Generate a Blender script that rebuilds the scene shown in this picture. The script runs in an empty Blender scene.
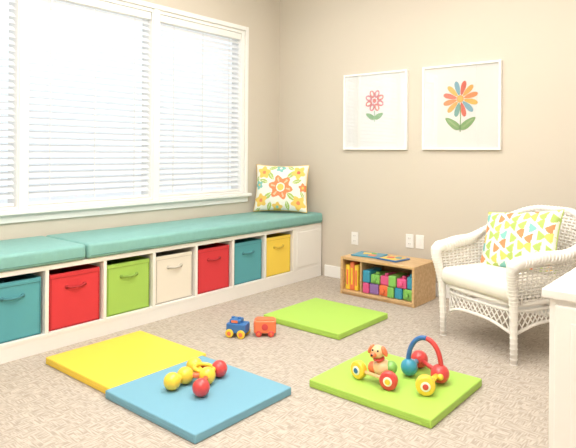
import bpy, bmesh, math, random
from mathutils import Vector, Matrix, Euler
random.seed(7)
S=bpy.context.scene
def lin(c):
    return tuple(((v/255)/12.92 if v/255<=0.04045 else ((v/255+0.055)/1.055)**2.4) for v in c)+(1,)
MATS={}
def mat(name,col,rough=0.6,bump=0.0,scale=60,coat=0,var=0.0,spec=0.4,sheen=0,trans=0):
    if name in MATS: return MATS[name]
    m=bpy.data.materials.new(name); m.use_nodes=True
    nt=m.node_tree; b=nt.nodes['Principled BSDF']
    c=lin(col)
    b.inputs['Base Color'].default_value=c
    b.inputs['Roughness'].default_value=rough
    b.inputs['Specular IOR Level'].default_value=spec
    if coat: b.inputs['Coat Weight'].default_value=coat
    if sheen: b.inputs['Sheen Weight'].default_value=sheen
    tc=nt.nodes.new('ShaderNodeTexCoord'); n=nt.nodes.new('ShaderNodeTexNoise')
    n.inputs['Scale'].default_value=scale; n.inputs['Detail'].default_value=4
    nt.links.new(tc.outputs['Object'],n.inputs['Vector'])
    if var>0:
        r=nt.nodes.new('ShaderNodeValToRGB')
        r.color_ramp.elements[0].position=.3; r.color_ramp.elements[1].position=.7
        r.color_ramp.elements[0].color=tuple(x*(1-var) for x in c[:3])+(1,)
        r.color_ramp.elements[1].color=tuple(min(1,x*(1+var)) for x in c[:3])+(1,)
        nt.links.new(n.outputs['Fac'],r.inputs['Fac']); nt.links.new(r.outputs['Color'],b.inputs['Base Color'])
    if bump>0:
        bp=nt.nodes.new('ShaderNodeBump'); bp.inputs['Strength'].default_value=bump; bp.inputs['Distance'].default_value=.004
        nt.links.new(n.outputs['Fac'],bp.inputs['Height']); nt.links.new(bp.outputs['Normal'],b.inputs['Normal'])
    if trans>0:
        t=nt.nodes.new('ShaderNodeBsdfTranslucent'); t.inputs['Color'].default_value=c
        mx=nt.nodes.new('ShaderNodeMixShader'); mx.inputs['Fac'].default_value=trans
        nt.links.new(b.outputs[0],mx.inputs[1]); nt.links.new(t.outputs[0],mx.inputs[2])
        nt.links.new(mx.outputs[0],nt.nodes['Material Output'].inputs['Surface'])
    MATS[name]=m; return m
def glassmat(name,fac):
    m=bpy.data.materials.new(name); m.use_nodes=True; nt=m.node_tree
    nt.nodes.remove(nt.nodes['Principled BSDF'])
    t=nt.nodes.new('ShaderNodeBsdfTransparent'); g=nt.nodes.new('ShaderNodeBsdfGlossy'); g.inputs['Roughness'].default_value=.02
    mx=nt.nodes.new('ShaderNodeMixShader'); mx.inputs['Fac'].default_value=fac
    nt.links.new(t.outputs[0],mx.inputs[1]); nt.links.new(g.outputs[0],mx.inputs[2])
    nt.links.new(mx.outputs[0],nt.nodes['Material Output'].inputs['Surface'])
    return m

class B:
    def __init__(s): s.bm=bmesh.new(); s.mats=[]
    def mi(s,m):
        if m not in s.mats: s.mats.append(m)
        return s.mats.index(m)
    def merge(s,t,m,M=None,smooth=False):
        if M is not None: bmesh.ops.transform(t,matrix=M,verts=t.verts)
        if m is not None:
            i=s.mi(m)
            for f in t.faces: f.material_index=i
        for f in t.faces: f.smooth=smooth
        me=bpy.data.meshes.new('t'); t.to_mesh(me); s.bm.from_mesh(me); bpy.data.meshes.remove(me); t.free()
    def box(s,c,d,m,bev=0,seg=2,rot=(0,0,0),smooth=False):
        t=bmesh.new(); bmesh.ops.create_cube(t,size=1)
        bmesh.ops.scale(t,vec=d,verts=t.verts)
        if bev>0: bmesh.ops.bevel(t,geom=t.edges[:],offset=bev,segments=seg,affect='EDGES',profile=.5)
        s.merge(t,m,Matrix.Translation(c)@Euler(rot).to_matrix().to_4x4(),smooth)
    def bb(s,a,b,m,bev=0,seg=2):
        s.box([(a[i]+b[i])/2 for i in range(3)],[abs(b[i]-a[i]) for i in range(3)],m,bev,seg)
    def sph(s,c,r,m,sc=(1,1,1),rot=(0,0,0),seg=24):
        t=bmesh.new(); bmesh.ops.create_uvsphere(t,u_segments=seg,v_segments=seg//2,radius=r)
        s.merge(t,m,Matrix.Translation(c)@Euler(rot).to_matrix().to_4x4()@Matrix.Diagonal(tuple(sc)+(1,)),True)
    def cyl(s,p0,p1,r,m,r2=None,seg=28,bev=0,smooth=True):
        p0=Vector(p0);p1=Vector(p1); d=p1-p0
        t=bmesh.new(); bmesh.ops.create_cone(t,cap_ends=True,segments=seg,radius1=r,radius2=r if r2 is None else r2,depth=d.length)
        if bev>0:
            es=[e for e in t.edges if any(len(f.verts)>4 for f in e.link_faces)]
            bmesh.ops.bevel(t,geom=es,offset=bev,segments=3,affect='EDGES',profile=.5)
        q=Vector((0,0,1)).rotation_difference(d.normalized())
        s.merge(t,m,Matrix.Translation((p0+p1)/2)@q.to_matrix().to_4x4(),smooth)
    def tube(s,pts,r,m,closed=False,seg=8):
        pts=[Vector(p) for p in pts]; n=len(pts)
        if n<2: return
        rs=r if isinstance(r,(list,tuple)) else [r]*n
        t=bmesh.new(); rings=[]
        prev=None
        for i in range(n):
            if closed: d=pts[(i+1)%n]-pts[i-1]
            else: d=pts[min(i+1,n-1)]-pts[max(i-1,0)]
            if d.length<1e-9: d=Vector((0,0,1))
            d.normalize()
            if prev is None:
                a=Vector((0,0,1)) if abs(d.z)<.9 else Vector((1,0,0))
                u=d.cross(a).normalized()
            else:
                u=prev-d*prev.dot(d)
                u.normalize()
            prev=u; v=d.cross(u)
            rings.append([t.verts.new(pts[i]+(u*math.cos(2*math.pi*k/seg)+v*math.sin(2*math.pi*k/seg))*rs[i]) for k in range(seg)])
        for i in range(n if closed else n-1):
            a=rings[i];b=rings[(i+1)%n]
            for k in range(seg): t.faces.new((a[k],a[(k+1)%seg],b[(k+1)%seg],b[k]))
        if not closed:
            t.faces.new(rings[0][::-1]); t.faces.new(rings[-1])
        bmesh.ops.recalc_face_normals(t,faces=t.faces)
        s.merge(t,m,None,True)
    def ring(s,c,R,r,m,axis=(0,0,1),n=32,seg=10):
        q=Vector((0,0,1)).rotation_difference(Vector(axis).normalized())
        s.tube([Vector(c)+q@Vector((R*math.cos(a*2*math.pi/n),R*math.sin(a*2*math.pi/n),0)) for a in range(n)],r,m,True,seg)
    def poly(s,pts,m):
        t=bmesh.new(); t.faces.new([t.verts.new(p) for p in pts]); s.merge(t,m)
    def done(s,name,loc=(0,0,0),rot=(0,0,0),parent=None):
        me=bpy.data.meshes.new(name); s.bm.to_mesh(me); s.bm.free()
        for m in s.mats: me.materials.append(m)
        o=bpy.data.objects.new(name,me); S.collection.objects.link(o)
        o.location=loc; o.rotation_euler=rot
        if parent: o.parent=parent
        return o

# ---------- materials
WHITE=mat('white_paint',(238,237,234),.45)
CAB=mat('white_cabinet',(235,232,227),.45)
WALL=mat('wall_paint',(207,198,184),.85,.05,200)
CEIL=mat('ceiling_paint',(240,238,232),.9)
SLAT=mat('blind_slat',(240,242,244),.5,trans=.12)
CORD=mat('blind_cord',(225,225,222),.8)
TEALV=mat('teal_vinyl',(126,176,170),.5,.12,30,var=.04)
SEAMM=mat('teal_seam',(90,140,134),.6)
YEL=mat('mat_yellow',(240,206,76),.55,.08,120)
BLU=mat('mat_blue',(116,168,190),.55,.08,120)
GRN=mat('mat_green',(168,208,90),.55,.08,120)
WICK=mat('white_wicker',(240,237,232),.6,.2,150)
CREAM=mat('cream_fabric',(236,231,221),.9,.25,300)

def woodmat():
    m=bpy.data.materials.new('light_wood'); m.use_nodes=True; nt=m.node_tree; b=nt.nodes['Principled BSDF']
    tc=nt.nodes.new('ShaderNodeTexCoord'); mp=nt.nodes.new('ShaderNodeMapping'); mp.inputs['Scale'].default_value=(2,14,14)
    n=nt.nodes.new('ShaderNodeTexNoise'); n.inputs['Scale'].default_value=3; n.inputs['Detail'].default_value=8; n.inputs['Distortion'].default_value=.6
    r=nt.nodes.new('ShaderNodeValToRGB'); r.color_ramp.elements[0].position=.35; r.color_ramp.elements[1].position=.68
    r.color_ramp.elements[0].color=lin((196,158,110)); r.color_ramp.elements[1].color=lin((218,184,138))
    nt.links.new(tc.outputs['Object'],mp.inputs[0]); nt.links.new(mp.outputs[0],n.inputs['Vector']); nt.links.new(n.outputs['Fac'],r.inputs[0]); nt.links.new(r.outputs[0],b.inputs['Base Color'])
    b.inputs['Roughness'].default_value=.45
    return m
WOOD=woodmat()
def carpetmat():
    m=bpy.data.materials.new('woven_carpet'); m.use_nodes=True; nt=m.node_tree; b=nt.nodes['Principled BSDF']
    L=nt.links.new
    tc=nt.nodes.new('ShaderNodeTexCoord')
    def noise(sc,scale,det=2):
        mp=nt.nodes.new('ShaderNodeMapping'); mp.inputs['Scale'].default_value=sc
        n=nt.nodes.new('ShaderNodeTexNoise'); n.inputs['Scale'].default_value=scale; n.inputs['Detail'].default_value=det
        L(tc.outputs['Object'],mp.inputs[0]); L(mp.outputs[0],n.inputs['Vector']); return n.outputs['Fac']
    a=noise((1,7,1),20,0); c=noise((7,1,1),20,0); k=noise((1,1,1),21,0)
    st=nt.nodes.new('ShaderNodeMath'); st.operation='GREATER_THAN'; st.inputs[1].default_value=.5; L(k,st.inputs[0])
    mx=nt.nodes.new('ShaderNodeMix'); mx.data_type='FLOAT'; L(st.outputs[0],mx.inputs[0]); L(a,mx.inputs[2]); L(c,mx.inputs[3])
    r=nt.nodes.new('ShaderNodeValToRGB'); r.color_ramp.elements[0].position=.32; r.color_ramp.elements[1].position=.68
    r.color_ramp.elements[0].color=lin((166,155,143)); r.color_ramp.elements[1].color=lin((194,184,172))
    L(mx.outputs[0],r.inputs[0]); L(r.outputs[0],b.inputs['Base Color'])
    bp=nt.nodes.new('ShaderNodeBump'); bp.inputs['Strength'].default_value=.35; bp.inputs['Distance'].default_value=.004
    L(mx.outputs[0],bp.inputs['Height']); L(bp.outputs[0],b.inputs['Normal'])
    b.inputs['Roughness'].default_value=.95; b.inputs['Specular IOR Level'].default_value=.1
    return m
CARPET=carpetmat()

# ---------- room shell
XR=4.5; YN=-5.4; H=3.0; T=.15
WY0,WY1,WZ0,WZ1=-3.745,-.52,.80,2.37
b=B(); b.bb((-T,YN-T,-.1),(XR+T,T,0),CARPET); b.done('floor')
b=B(); b.bb((-T,YN-T,H),(XR+T,T,H+.1),CEIL); b.done('ceiling')
b=B()
b.bb((-T,YN,0),(0,0,WZ0),WALL); b.bb((-T,YN,WZ1),(0,0,H),WALL)
b.bb((-T,YN,WZ0),(0,WY0,WZ1),WALL); b.bb((-T,WY1,WZ0),(0,0,WZ1),WALL)
b.done('wall_left')
b=B(); b.bb((-T,0,0),(XR+T,T,H),WALL); b.done('wall_back')
b=B(); b.bb((XR,YN,0),(XR+T,0,H),WALL); b.done('wall_right')
b=B(); b.bb((-T,YN-T,0),(XR+T,YN,H),WALL); b.done('wall_front')
def bboard(name,a,c):
    b=B(); b.bb(a,c,WHITE,.004); b.done(name)
bboard('baseboard_back',(.6,-.015,0),(XR,0,.11))
bboard('baseboard_right',(XR-.015,YN,0),(XR,-.016,.11))
bboard('baseboard_front',(0,YN,0),(XR-.016,YN+.015,.11))
GL=glassmat('window_glass',.06)
edges=[-3.745,-2.655,-1.565,WY1]
for i in range(3):
    y0,y1=edges[i],edges[i+1]
    b=B(); f=.04
    b.bb((-.14,y0,WZ0),(-.0,y0+f,WZ1),WHITE,.003); b.bb((-.14,y1-f,WZ0),(-.0,y1,WZ1),WHITE,.003)
    b.bb((-.14,y0+f,WZ1-.03),(0,y1-f,WZ1),WHITE,.003); b.bb((-.14,y0+f,WZ0),(0,y1-f,WZ0+.02),WHITE,.003)
    b.bb((-.107,y0+f,WZ0+.02),(-.103,y1-f,WZ1-.03),GL)
    b.done('window_%d'%(i+1))
    b=B(); ya=y0+f+.006; yb=y1-f-.006; yc=(ya+yb)/2
    b.bb((-.07,ya,WZ1-.09),(-.008,yb,WZ1-.032),WHITE,.004)
    z=WZ1-.115
    while z>WZ0+.06:
        b.box((-.042,yc,z),(.05,yb-ya,.003),SLAT,rot=(0,math.radians(42),0))
        z-=.047
    b.bb((-.066,ya,WZ0+.022),(-.018,yb,WZ0+.042),WHITE,.004)
    for yy in (ya+.15,yc,yb-.15):
        b.bb((-.018,yy-.0025,WZ0+.04),(-.016,yy+.0025,WZ1-.1),CORD); 
    b.done('window_blind')
b=B(); b.bb((0,WY1,WZ0),(.018,WY1+.035,WZ1+.04),WHITE,.003); b.bb((0,WY0-.035,WZ0),(.018,WY0,WZ1+.04),WHITE,.003)
b.bb((0,WY0,WZ1),(.018,WY1,WZ1+.04),WHITE,.003)
for e in edges[1:3]: b.bb((0,e-.03,WZ0),(.012,e+.03,WZ1),WHITE,.003)
b.done('trim_1')
b=B(); b.bb((0,WY0-.07,WZ0-.03),(.05,WY1+.06,WZ0),WHITE,.005); b.bb((0,WY0-.05,WZ0-.085),(.016,WY1+.04,WZ0-.03),WHITE,.003)
b.done('trim_2')

# ---------- storage bench
BX=.57; BT=.515
y_end=-.022; div=[-.444-.3875*k for k in range(0,10)]
yl=div[-1]-.012
b=B()
b.bb((.02,yl,0),(BX-.02,y_end,.085),CAB)
b.bb((BX-.02,yl,0),(BX-.002,y_end,.085),CAB,.002)
b.bb((.02,yl,.085),(BX,y_end,.108),CAB,.002)
b.bb((.02,yl,BT-.03),(BX,y_end,BT),CAB,.002)
b.bb((.02,yl,.108),(.035,y_end,BT-.03),CAB)
for d in div: b.bb((.035,d-.011,.108),(BX,d+.011,BT-.03),CAB,.002)
b.bb((BX-.02,div[0]+.011,.108),(BX,y_end,BT-.03),CAB,.002)
b.bb((BX,div[0]+.04,.135),(BX+.006,y_end-.03,BT-.055),CAB,.003)
b.done('storage_bench')
segs=[(-2.515,-.025),(-4.0,-2.525)]
for a,c in segs:
    b=B(); b.bb((.022,a,BT+.002),(BX+.02,c,BT+.098),TEALV,.022,5)
    for z in (BT+.018,):
        b.tube([(BX+.0195,a+.02,z+.004),(BX+.0195,c-.02,z+.004)],.0025,SEAMM)
    o=b.done('bench_cushion')
    for f in o.data.polygons: f.use_smooth=True
cols={'r':(208,56,62),'t':(86,158,168),'g':(160,198,90),'c':(230,222,208),'y':(244,210,84)}
GREY=mat('bin_grommet',(150,150,150),.3)
def storage_bin(yc,k):
    c=cols[k]; m=mat('bin_'+k,c,.85,.25,250); md=mat('bin_dark_'+k,tuple(int(v*.82) for v in c),.9)
    b=B(); w=.335;d=.48;h=.335;t=.008
    b.box((0,0,.005),(d,w,.008),md)
    b.box((d/2-t/2,0,h/2+.004),(t,w,h),m,.003); b.box((-d/2+t/2,0,h/2+.004),(t,w,h),m,.003)
    b.box((0,w/2-t/2,h/2+.004),(d-2*t,t,h),m); b.box((0,-w/2+t/2,h/2+.004),(d-2*t,t,h),m)
    b.box((d/2+.001,0,h-.012),(.004,w-.006,.018),m,.001)
    b.box((d/2+.001,0,h-.022),(.0045,w-.006,.002),md)
    b.box((d/2+.001,w/2-.008,h/2),(.003,.004,h-.03),md); b.box((d/2+.001,-w/2+.008,h/2),(.003,.004,h-.03),md)
    pts=[(d/2+.003+.018*math.sin(math.pi*i/12),-.06+.12*i/12,h-.085-.006*math.sin(math.pi*i/12)) for i in range(13)]
    b.tube(pts,.0065,md)
    for s_ in (-.06,.06): b.cyl((d/2-.001,s_,h-.085),(d/2+.005,s_,h-.085),.012,md,seg=16)
    b.done('storage_bin',(BX-.012-d/2-.01,yc,.109))
for i,k in enumerate(['y','t','r','c','g','r','t','y','g']):
    storage_bin((div[i]+div[i+1])/2,k)

# ---------- pillows with woven print
def pillow(name,W,Hh,T_,fn,loc,rot,N=110):
    b=B(); vs={}; bm=b.bm
    for side in (1,-1):
        for i in range(N+1):
            for j in range(N+1):
                u=-1+2*i/N; v=-1+2*j/N
                edge=i in(0,N) or j in(0,N)
                if edge and side==-1: vs[(-1,i,j)]=vs[(1,i,j)]; continue
                x=W/2*u*(1-.07*(1-v*v)*abs(u)); z=Hh/2*v*(1-.07*(1-u*u)*abs(v))
                th=T_/2*((1-u*u)*(1-v*v))**.42
                th*=1+.04*math.sin(7*u+3*v)
                vs[(side,i,j)]=bm.verts.new((x,-side*th,z))
    for side in (1,-1):
        for i in range(N):
            for j in range(N):
                q=[vs[(side,i,j)],vs[(side,i+1,j)],vs[(side,i+1,j+1)],vs[(side,i,j+1)]]
                if side==-1: q=q[::-1]
                f=bm.faces.new(q); f.smooth=True
                f.material_index=b.mi(fn(W/2*(-1+2*(i+.5)/N),Hh/2*(-1+2*(j+.5)/N)))
    pts=[]
    for a,(i0,j0,di,dj) in enumerate([(0,0,1,0),(N,0,0,1),(N,N,-1,0),(0,N,0,-1)]):
        for k in range(0,N,5): pts.append(vs[(1,i0+di*k,j0+dj*k)].co.copy())
    b.tube(pts,.004,fn(99,99),True,6)
    return b.done(name,loc,rot)
def fm(n,c): return mat('fabric_'+n,c,.9,.2,350)
FW=fm('white',(240,236,225)); FO=fm('orange',(234,144,98)); FC=fm('coral',(230,114,92)); FY=fm('yellow',(240,202,106)); FG=fm('green',(174,196,106)); FT=fm('aqua',(134,196,188)); FP=fm('peach',(248,196,158))
def flower(x,z,cx,cz,R,n,cp,cc,ph=0,ring=None):
    dx,dz=x-cx,z-cz; r=math.hypot(dx,dz); a=math.atan2(dz,dx)
    e=R*(.84+.16*math.cos(n*(a+ph)))
    if r<R*.26: return cc
    if ring and r<R*.36: return ring
    if r<e:
        if ring and r<e*.8 and math.cos(n*(a+ph))>.8 and r>R*.45: return FP
        return cp
    return None
def leaf(x,z,cx,cz,L,Wd,ang,c):
    dx,dz=x-cx,z-cz; u=dx*math.cos(ang)+dz*math.sin(ang); v=-dx*math.sin(ang)+dz*math.cos(ang)
    if abs(u)<L and abs(v)<Wd*(1-(u/L)**2):
        return FW if abs(v)<.0022 and u<L*.6 else c
    return None
def fnA(x,z):
    if x>9: return FY
    q=flower(x,z,.01,.0,.125,6,FO,FY,.2,FW)
    if q: return q
    for (cx,cz,R,c,cc) in [(-.17,.15,.07,FY,FO),(.18,.15,.07,FY,FC),(-.19,-.13,.07,FY,FO),(.19,-.15,.075,FY,FO),(.0,.2,.05,FT,FW),(-.02,-.2,.055,FY,FT),(.235,.0,.045,FO,FY),(-.22,.02,.045,FT,FY)]:
        q=flower(x,z,cx,cz,R,5,c,cc,cx*9)
        if q: return q
    for (cx,cz,L,Wd,a,c) in [(-.10,.12,.06,.024,2.2,FG),(.11,.13,.06,.024,.8,FG),(-.12,-.09,.06,.024,-2.5,FG),(.12,-.09,.06,.024,-.7,FG),(.08,-.18,.05,.02,-1.4,FG),(-.1,-.19,.05,.02,-1.9,FG),(-.08,.2,.05,.018,.3,FG),(.1,.2,.04,.018,2.6,FG),(-.17,.06,.05,.02,2.9,FG),(.17,.06,.05,.02,.3,FG),(-.22,-.22,.03,.014,.5,FG),(.23,-.07,.04,.014,2,FG),(-.24,.08,.03,.014,1.2,FG)]:
        q=leaf(x,z,cx,cz,L,Wd,a,c)
        if q: return q
    return FW
LC=[FG,FO,FY,FG,FT,FO,FG,FY,FG]
def fnB(x,z):
    if x>9: return FG
    sx=.064; sz=.070
    for rr in (-1,0,1):
        for cc in (-1,0,1):
            i=round(x/sx)+cc; j=round(z/sz)+rr
            ang=[math.pi/2+.5,-math.pi/2+.4,math.pi/2-.6][(i+j)%3]
            cx=i*sx; cz=j*sz+(.02 if i%2 else 0)
            dx,dz=x-cx,z-cz; u=dx*math.cos(ang)+dz*math.sin(ang); v=-dx*math.sin(ang)+dz*math.cos(ang)
            L=.034
            if -L<u<L:
                k=(u+L)/(2*L); w=.033*(1-k)**.8*min(1,(k*7+.15))
                if abs(v)<w: return LC[(i*5+j*3)%9]
    return FW
pillow('throw_pillow',.53,.46,.17,fnA,(.272,-.28,BT+.098+.234),(math.radians(-12),0,math.radians(27)))

# ---------- foam mats
def foam(name,c,sx,sy,m,rz=0):
    b=B(); b.box((0,0,.021),(sx,sy,.04),m,.006,3)
    b.tube([(-sx/2+.01,-sy/2-.0005,.021),(sx/2-.01,-sy/2-.0005,.021)],.0015,m)
    b.done(name,(c[0],c[1],0),(0,0,rz))
foam('foam_play_mat',(1.072,-2.555),.635,.63,YEL)
foam('foam_play_mat',(1.722,-2.585),.66,.62,BLU)
foam('foam_play_mat',(1.445,-1.15),.655,.62,GRN,.0)
foam('foam_play_mat',(2.395,-1.85),.67,.59,GRN)

def P(n,c): return mat('plastic_'+n,c,.3,coat=.3,spec=.5)
PY=P('yellow',(242,204,64)); PR=P('red',(214,68,68)); PB=P('blue',(52,110,174)); PT=P('teal',(54,150,182)); PO=P('orange',(234,120,74)); PW=P('white',(240,236,225)); PG=P('green',(130,190,94)); PK=P('black',(25,25,28)); PPK=P('pink',(222,86,140)); PTan=P('tan',(232,198,148)); PPu=P('purple',(142,108,170))
MZ=.0415
b=B(); z=MZ+.0425
Y1=(1.635,-2.683,z);Y2=(1.627,-2.595,z);Y3=(1.711,-2.525,z);Y4=(1.561,-2.48,z);R1=(1.795,-2.639,z);R2=(1.691,-2.425,z)
o0=Vector((1.68,-2.56,0))
def L_(p): return Vector(p)-o0
for p,m in ((Y1,PY),(Y2,PY),(Y3,PY),(Y4,PY),(R1,PR),(R2,PR)):
    b.sph(L_(p),.042,m)
b.cyl(L_(Y1),L_(Y2),.016,PY); b.cyl(L_(Y2),L_(Y3),.014,PO); b.cyl(L_(Y4),L_(Y3),.014,PY); b.cyl(L_(Y3),L_(R1),.014,PR); b.cyl(L_(Y4),L_(R2),.015,PR)
b.ring(L_((1.66,-2.5,MZ+.06)),.05,.01,PY,(.1,.1,1))
b.done('baby_rattle',(1.682,-2.56,0))

def wheel(b,c,ax,r,w,m,mc):
    a=Vector(ax).normalized(); c=Vector(c)
    b.cyl(c-a*w/2,c+a*w/2,r,m,bev=w*.25); b.cyl(c-a*(w/2+.003),c+a*(w/2+.003),r*.5,mc,bev=.002)
def car(name,loc,rz,mb,mw,mc,kind):
    b=B()
    if kind==0:
        b.box((0,0,.058),(.135,.09,.066),mb,.012,3)
        b.box((-.01,0,.101),(.075,.075,.030),mb,.01,3)
        for x in (-.035,.01): b.cyl((x,0,.114),(x,0,.124),.012,mb,bev=.003)
        b.box((-.01,-.038,.102),(.045,.002,.016),mc,.001)
        for x in (-.040,.040):
            for y in (-.048,.048): wheel(b,(x,y,.027),(0,1,0),.027,.015,mw,mc)
    else:
        b.box((0,0,.062),(.145,.09,.084),mb,.012,3)
        b.box((0,0,.106),(.115,.07,.008),mb,.003)
        b.cyl((0,-.047,.064),(0,-.0435,.064),.021,mc,bev=.001)
        b.cyl((-.0745,0,.064),(-.0705,0,.064),.021,mc,bev=.0005)
        for x in (-.04,.04):
            for y in (-.043,.043): wheel(b,(x,y,.020),(0,1,0),.020,.013,mc,mb)
    b.done(name,loc,(0,0,rz))
car('toy_block_car',(1.225,-1.82,0.001),math.radians(22),PB,PY,PO,0)
car('toy_block_car',(1.345,-1.690,0.001),math.radians(40),PO,PR,PR,1)

b=B()
def wheel2(c,ax,r,w,m,mc):
    wheel(b,c,ax,r,w,m,PW); a=Vector(ax).normalized(); c=Vector(c)
    b.cyl(c-a*(w/2+.006),c+a*(w/2+.006),r*.3,mc,bev=.002)
b.cyl((-.08,.01,.045),(.09,-.03,.047),.009,PTan)
wheel2((-.095,0.015,.046),(-.3,-1,0),.045,.04,PY,PB)
wheel2((.085,-.03,.046),(.1,-1,0),.045,.04,PR,PY)
b.sph((.03,.03,.078),.048,PTan,(1.1,.9,.9)); b.sph((.07,.035,.085),.033,PG); b.sph((-.02,.03,.07),.03,PO)
b.cyl((.02,.02,.1),(.012,.015,.15),.018,PO)
b.sph((.01,.01,.160),.034,PTan,(1,1,.95)); b.sph((.0,-.022,.152),.018,PO,(1,1.1,.8)); b.sph((.0,-.041,.155),.006,PK)
b.sph((-.005,-.018,.173),.005,PK); b.sph((.022,-.018,.173),.005,PK)
b.sph((-.026,.01,.168),.023,PO,(.5,.8,1.2),(0,.5,0)); b.sph((.046,.01,.168),.023,PO,(.5,.8,1.2),(0,-.5,0))
b.ring((.014,.016,.126),.024,.006,PR,(-.1,-.15,1))
b.done('animal_roller_toy',(2.345,-1.975,MZ),(0,0,math.radians(8)))

b=B(); o0=Vector((2.51,-1.77,0)); z=.048
W3=Vector((2.597,-1.93,z))-o0;W4=Vector((2.59,-1.754,z))-o0;W5=Vector((2.43,-1.775,z))-o0;W6=Vector((2.42,-1.64,z))-o0
face=Vector((.45,-.89,.0))
b.sph(W4,.047,PR); b.sph(W5,.044,PT); b.sph(W6,.046,PR)
wheel2(W3,face,.047,.045,PY,PR); b.sph(W4+Vector((.02,-.04,0)),.016,PY)
b.cyl(W4,W3,.014,PY); b.cyl(W5,W6,.014,PT); b.cyl(W6,W4,.012,PR)
pa=[];n=28
for i in range(n+1):
    a=math.pi*i/n; c=(W5+W4)/2; hd=(W4-W5)/2*1.08
    pa.append(c-hd*math.cos(a)+Vector((0,0,.165*math.sin(a)**.8)))
b.tube(pa[:n//2+2],.0125,PB,seg=12); b.tube(pa[n//2+1:],.0126,PR,seg=12)
b.done('activity_arch_toy',(2.510,-1.77,MZ))

# ---------- wooden cubby
CB=(1.445,-.28,0.001)
b=B(); x0,x1,ya,yb,h,t=-.345,.345,-.19,.19,.315,.022
b.bb((x0,ya,0),(x0+t,yb,h),WOOD,.003); b.bb((x1-t,ya,0),(x1,yb,h),WOOD,.003)
b.bb((x0+t,ya,h-t),(x1-t,yb,h),WOOD,.003); b.bb((x0+t,ya,.015),(x1-t,yb,.015+t),WOOD,.003)
b.bb((x0+t,yb-.01,.037),(x1-t,yb,h-t),WOOD)
b.bb((x0+t,ya+.01,.0),(x1-t,ya+.03,.015),WOOD)
b.bb((-.155,ya+.01,.037),(-.14,yb-.01,h-t),WOOD,.002)
b.done('toy_cubby_shelf',CB)
b=B()
xx=-.315
for i,(w,hh) in enumerate([(.045,.21),(.045,.235),(.04,.215)]):
    b.box((xx+w/2,-.04,.0385+hh/2),(w-.003,.24,hh),[PY,PO,PY][i],.008,3)
    b.box((xx+w/2,-.161,.0385+hh/2),(w*.4,.003,hh*.6),[PO,PY,PO][i],.001); xx+=w
b.done('board_book_row',CB)
b=B(); pc=[PPK,PG,PT,PPu,PPK,PG,PO,PT,PPK,PG]
random.seed(3)
for row,zz in enumerate((.0385,.127)):
    xx=-.132; k=0
    while xx<.30:
        w=random.choice([.06,.07,.085])
        if xx+w>.318: w=.318-xx
        if w<.035: break
        m=pc[(k*3+row*2)%len(pc)]; hh=.087 if row==0 else random.choice([.075,.09,.1])
        kind=(k+row)%3
        b.box((xx+w/2,-.07+.01*((k*7)%3-1),zz+hh/2),(w-.003,.2,hh-.001),m,.01,3)
        if row==1 and kind!=1:
            b.cyl((xx+w/2,-.12,zz+hh-.001),(xx+w/2,-.12,zz+hh+.018),.016,m,bev=.003)
        if kind==2: b.cyl((xx+w/2,-.165,zz+hh/2),(xx+w/2,-.185,zz+hh/2),.018,pc[(k+4)%10],bev=.003)
        xx+=w; k+=1
b.done('building_block_pile',CB)
b=B()
b.box((-.14,.0,.006),(.25,.2,.011),PT,.002,rot=(0,0,.1)); b.box((-.17,.02,.0125),(.07,.06,.004),PY,.001,rot=(0,0,.4)); b.box((-.09,-.03,.0125),(.06,.07,.004),PO,.001,rot=(0,0,.2)); b.cyl((-.12,.05,.011),(-.12,.05,.015),.025,PG)
b.box((.1,-.02,.006),(.2,.19,.011),PB,.002,rot=(0,0,-.15)); b.box((.1,-.02,.0125),(.16,.15,.003),PY,.001,rot=(0,0,-.15)); b.box((.08,-.02,.015),(.06,.06,.003),PR,.001,rot=(0,0,.3)); b.cyl((.14,0,.0135),(.14,0,.017),.028,PT)
b.done('puzzle_board',(1.41,-.28,.318))

# ---------- pictures
def ell(b,cx,cz,L,Wd,ang,m,y,n=26,tip=0):
    pts=[]
    for i in range(n):
        a=2*math.pi*i/n; u=L*math.cos(a); v=Wd*math.sin(a)*(1+tip*math.cos(a))
        pts.append((cx+u*math.cos(ang)-v*math.sin(ang),y,cz+u*math.sin(ang)+v*math.cos(ang)))
    b.poly(pts,m)
PAPER=mat('art_paper',(246,246,245),.8); FRAME=mat('frame_white',(250,249,247),.4)
def ink(n,c): return mat('ink_'+n,c,.8)
IC=[ink('red',(226,92,72)),ink('orange',(240,148,80)),ink('yellow',(240,194,80)),ink('sky',(110,174,196)),ink('coral',(232,112,92)),ink('gold',(236,176,72)),ink('teal',(104,172,168)),ink('rose',(222,106,118))]
IG=ink('green',(120,172,102)); IGl=ink('lightgreen',(156,192,128)); IPr=ink('paperin',(244,242,236))
PGL=glassmat('picture_glass',.16)
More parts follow.
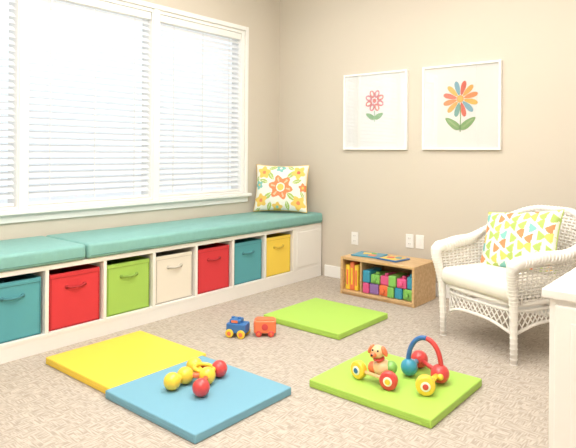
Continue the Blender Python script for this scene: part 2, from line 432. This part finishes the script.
def picture(cx,cz,kind):
    W,Hh=.662,.70
    b=B(); f=.016
    for a,c in (((-W/2,-.028,-Hh/2),(-W/2+f,0,Hh/2)),((W/2-f,-.028,-Hh/2),(W/2,0,Hh/2)),((-W/2+f,-.028,Hh/2-f),(W/2-f,0,Hh/2)),((-W/2+f,-.028,-Hh/2),(W/2-f,0,-Hh/2+f))):
        b.bb(a,c,FRAME,.002)
    b.bb((-W/2+f,-.012,-Hh/2+f),(W/2-f,-.002,Hh/2-f),PAPER)
    y=-.0135
    if kind==0:
        z0=.095; R=.10
        b.tube([(0,y,z0-.09),(0,y,z0-.19)],.003,IG)
        for sgn in (-1,1): ell(b,sgn*.045,z0-.14,.05,.022,sgn*.5 if sgn>0 else math.pi-.5,IG,y,tip=-.3)
        for i in range(8):
            a=math.pi/8+i*math.pi/4
            ell(b,R*.64*math.cos(a),z0+R*.64*math.sin(a),R*.36,R*.26,a,IC[[0,7,4,7][i%4]],y)
            ell(b,R*.68*math.cos(a),z0+R*.68*math.sin(a),R*.2,R*.12,a,IPr,y-.0005)
        ell(b,0,z0,R*.2,R*.2,0,IC[0],y-.001)
    else:
        z0=.065; R=.15
        b.tube([(0,y,z0-.05),(.004,y,z0-.15),(0,y,z0-.27)],.004,IG)
        for sgn in (-1,1):
            ell(b,sgn*.065,z0-.2,.078,.03,.65 if sgn>0 else math.pi-.65,IG,y,tip=-.3)
            ell(b,sgn*.062,z0-.2,.06,.006,.65 if sgn>0 else math.pi-.65,IGl,y-.0006)
        for i in range(12):
            a=math.pi/12+i*math.pi/6
            ell(b,R*.6*math.cos(a),z0+R*.6*math.sin(a),R*.4,R*.135,a,IC[[1,5,0,3,2,4,1,5,6,0,3,2][i]],y-.0002*(i%2),tip=.3)
        ell(b,0,z0,R*.2,R*.2,0,IC[5],y-.001); ell(b,0,z0,R*.12,R*.12,0,IC[2],y-.0015)
    b.bb((-W/2+f,-.0215,-Hh/2+f),(W/2-f,-.02,Hh/2-f),PGL)
    b.done('framed_flower_print',(cx,-.001,cz))
picture(1.150,1.576,0); picture(1.956,1.578,1)

def outlet(x,z,kind):
    b=B(); b.box((0,-.004,0),(.074,.007,.118),WHITE,.003)
    dk=mat('outlet_slot',(90,88,84),.5)
    if kind==0:
        for s_ in (-.024,.024):
            b.box((0,-.0085,s_),(.034,.003,.03),WHITE,.001)
            for q in (-.007,.007): b.box((q,-.0102,s_),(.003,.001,.01),dk)
    else: b.box((0,-.009,0),(.034,.006,.068),WHITE,.002)
    b.done('wall_outlet',(x,-.0006,z))
outlet(.942,.40,0); outlet(1.506,.435,0); outlet(1.602,.437,1)

# ---------- wicker armchair
b=B()
SD=.335
def sm(t): t=max(0,min(1,t)); return t*t*(3-2*t)
def ushape(s,hw,yf,yc,ry):
    L1=yc-yf; arc=math.pi*(hw+ry)/2; tot=2*L1+arc; d=s*tot
    if d<L1: return Vector((-hw,yf+d,0))
    if d<L1+arc:
        a=(d-L1)/arc*math.pi; return Vector((-hw*math.cos(a),yc+ry*math.sin(a),0))
    return Vector((hw,yc-(d-L1-arc),0))
def low(s): return ushape(s,.285,-.26,.03,.22)
def topp(s):
    p=ushape(s,.375,-.285,.06,.36); k=abs(s-.5)*2
    p.x*=1-.18*sm((k-.45)/.55); return p
def railz(s):
    k=abs(s-.5)*2
    return .60+ .225*(1-sm((k-.10)/.62)) - .02*sm((k-.8)/.2)
def shell(s,z):
    r=max(0,(z-SD)/(railz(s)-SD)); r=r**1.15
    p=low(s).lerp(topp(s),r); p.z=z; return p
NS=46
for i in range(NS+1):
    s=i/NS; zr=railz(s)
    b.tube([shell(s,SD+(zr-SD)*k/6) for k in range(7)],.0055,WICK,seg=5)
zz=SD+.02; row=0
while zz<.82:
    M_=184; run=[]
    def flush():
        if len(run)>2: b.tube(run,.0064,WICK,seg=5)
    for i in range(M_+1):
        s=i/M_
        if railz(s)>=zz:
            p=shell(s,zz); nrm=Vector((p.x,p.y,0)).normalized()
            run.append(p+nrm*.007*math.sin(math.pi*(s*NS)+math.pi/2+math.pi*row))
        else:
            flush(); run=[]
    flush()
    zz+=.0195; row+=1
rail=[];rr=[]
for i in range(81):
    s=i/80; p=shell(s,railz(s)); k=abs(s-.5)*2
    rail.append(p); rr.append(.020+.018*sm((k-.45)/.3))
def front(sg):
    return [Vector((sg*.275,-.275,.0)),Vector((sg*.276,-.278,.15)),Vector((sg*.280,-.285,.34)),Vector((sg*.288,-.305,.45)),Vector((sg*.296,-.322,.53)),Vector((sg*.302,-.312,.565))]
path=front(-1)+rail+front(1)[::-1]
r0=[.018,.020,.023,.026,.030,.035]
rad=r0+rr+r0[::-1]
b.tube(path,rad,WICK,seg=14)
for i in range(1,80):
    d=(rail[min(i+1,80)]-rail[i-1]).normalized(); b.ring(rail[i],rr[i]+.001,.0036,WICK,d+Vector((0,0,.35)),n=14,seg=5)
for sg in (-1,1):
    fr=front(sg)
    for a_ in range(5):
        for t_ in (0,.2,.4,.6,.8):
            p=fr[a_].lerp(fr[a_+1],t_); d=(fr[a_+1]-fr[a_]).normalized()
            b.ring(p,r0[a_]+(r0[a_+1]-r0[a_])*t_,.003,WICK,d,n=14,seg=5)
    b.tube([(sg*.22,.27,0),(sg*.205,.24,.2),(sg*.19,.22,.36)],[.018,.021,.023],WICK,seg=12)
b.box((0,-.03,SD-.005),(.53,.46,.03),WICK,.01)
def loop(u):
    a=u*2*math.pi; c,s_=math.cos(a),math.sin(a)
    e=.42
    return Vector((.286*math.copysign(abs(c)**e,c),-.015+.268*math.copysign(abs(s_)**e,s_),0))
NL=200
base=[loop(i/NL) for i in range(NL)]
acc=[0]
for i in range(NL): acc.append(acc[-1]+(base[(i+1)%NL]-base[i]).length)
tot=acc[-1]
def lp(d):
    d%=tot
    for i in range(NL):
        if acc[i+1]>=d:
            t_=(d-acc[i])/(acc[i+1]-acc[i]+1e-9); return base[i].lerp(base[(i+1)%NL],t_)
    return base[0]
def zb(p):
    k=max(0,min(abs(p.x)/.286,1)); m_=max(0,min(abs(p.y+.015)/.268,1))
    return .215-.09*(min(k,m_)**3)
n=120; pts=[lp(tot*i/n) for i in range(n)]
b.tube([p+Vector((0,0,SD)) for p in pts],.016,WICK,True,10)
b.tube([p+Vector((0,0,SD-.04)) for p in pts],.009,WICK,True,8)
b.tube([p+Vector((0,0,zb(p))) for p in pts],.010,WICK,True,8)
nd=56
for i in range(nd):
    for dr in (-1,1):
        q=[]
        for k in range(5):
            p=lp(tot*i/nd+dr*tot/nd*1.8*k/4); zt=SD-.04; z1=zb(p); q.append(p*(1+.008*dr)+Vector((0,0,zt+(z1-zt)*k/4)))
        b.tube(q,.0040,WICK,seg=5)
CH=(2.605,-.765,0.001); CR=math.radians(-23.3)
root=bpy.data.objects.new('wicker_armchair',None); S.collection.objects.link(root); root.location=CH; root.rotation_euler=(0,0,CR); root.scale=(1.04,1.04,1.0)
b.done('wicker_frame',parent=root)
b=B(); b.box((0,-.06,SD+.068),(.545,.52,.11),CREAM,.045,6)
o=b.done('seat_cushion',parent=root)
for f in o.data.polygons: f.use_smooth=True
mloc=Matrix.Translation(CH)@Matrix.Rotation(CR,4,'Z')
pp=mloc@Vector((-.02,.11,SD+.118+.183))
pillow('throw_pillow',.57,.40,.15,fnB,pp,(math.radians(-22),math.radians(-7),CR+math.radians(4)))

# ---------- cabinet
b=B()
b.bb((3.31,-2.41,.06),(4.2,-1.95,.72),CAB,.003); b.bb((3.33,-2.39,0),(4.18,-1.97,.06),CAB)
b.bb((3.29,-2.43,.72),(4.22,-1.94,.75),CAB,.004)
for i in range(2):
    xa=3.33+i*.43
    b.bb((xa,-2.425,.08),(xa+.42,-2.41,.70),CAB,.003)
    b.bb((xa+.05,-2.430,.13),(xa+.37,-2.425,.65),CAB,.003)
b.cyl((3.72,-2.45,.5),(3.72,-2.43,.5),.012,GREY); b.cyl((3.79,-2.45,.5),(3.79,-2.43,.5),.012,GREY)
b.done('white_cabinet',(-.035,0,0))

# ---------- lights
W=bpy.data.worlds.new('sky'); S.world=W; W.use_nodes=True; nt=W.node_tree
bg=nt.nodes['Background']; tc=nt.nodes.new('ShaderNodeTexCoord'); sp=nt.nodes.new('ShaderNodeSeparateXYZ'); r=nt.nodes.new('ShaderNodeValToRGB')
nt.links.new(tc.outputs['Generated'],sp.inputs[0]); 
mr=nt.nodes.new('ShaderNodeMapRange'); mr.inputs[1].default_value=-.3; mr.inputs[2].default_value=.3; nt.links.new(sp.outputs[2],mr.inputs[0]); nt.links.new(mr.outputs[0],r.inputs[0])
r.color_ramp.elements[0].color=(.60,.65,.70,1); r.color_ramp.elements[1].color=(.90,.96,1,1)
nt.links.new(r.outputs[0],bg.inputs[0]); bg.inputs['Strength'].default_value=1.3
EM=bpy.data.materials.new('fill_panel_glow'); EM.use_nodes=True
e=EM.node_tree.nodes['Principled BSDF']; e.inputs['Emission Color'].default_value=(1,.97,.93,1); e.inputs['Emission Strength'].default_value=1.5
for i,(x,y,pw) in enumerate([(1.5,-1.5,29),(3.0,-1.5,17),(1.6,-3.7,30),(3.2,-3.7,21)]):  # added fill: unseen glowing ceiling panels with area lights to brighten the room
    b=B(); b.box((0,0,0),(1.04,.84,.03),WHITE,.004); b.box((0,0,-.018),(.98,.78,.006),EM)
    b.done('added_fill_panel',(x,y,H-.016))
    l=bpy.data.lights.new('added_fill_area','AREA'); l.shape='RECTANGLE'; l.size=1.0; l.size_y=.8; l.energy=pw; l.color=(1,.97,.93)
    o=bpy.data.objects.new('added_fill_area',l); S.collection.objects.link(o); o.location=(x,y,H-.045)
GE=bpy.data.materials.new('fill_globe_glow'); GE.use_nodes=True
e=GE.node_tree.nodes['Principled BSDF']; e.inputs['Base Color'].default_value=(.9,.9,.88,1); e.inputs['Emission Color'].default_value=(1,.965,.92,1); e.inputs['Emission Strength'].default_value=35
for (x,y) in ((2.3,-2.55),(2.9,-4.3)):  # added glowing globes above the view, throwing extra light onto walls and ceiling
    b=B(); b.sph((0,0,0),.19,GE,seg=32); b.cyl((0,0,.18),(0,0,.22),.05,WHITE); b.cyl((0,0,.21),(0,0,.46),.006,WHITE); b.cyl((0,0,.45),(0,0,.468),.06,WHITE)
    b.done('added_fill_globe',(x,y,H-.47))
cam=bpy.data.cameras.new('camera'); cam.sensor_width=36; cam.lens=559/576*36; cam.shift_y=-.125
co=bpy.data.objects.new('camera',cam); S.collection.objects.link(co); co.location=(3.80,-4.41,1.2)
co.rotation_euler=(Matrix.Rotation(math.radians(39.85),4,'Z')@Matrix.Rotation(math.radians(90),4,'X')@Matrix.Rotation(math.radians(.4),4,'Z')).to_euler()
S.camera=co
S.view_settings.view_transform='Standard'
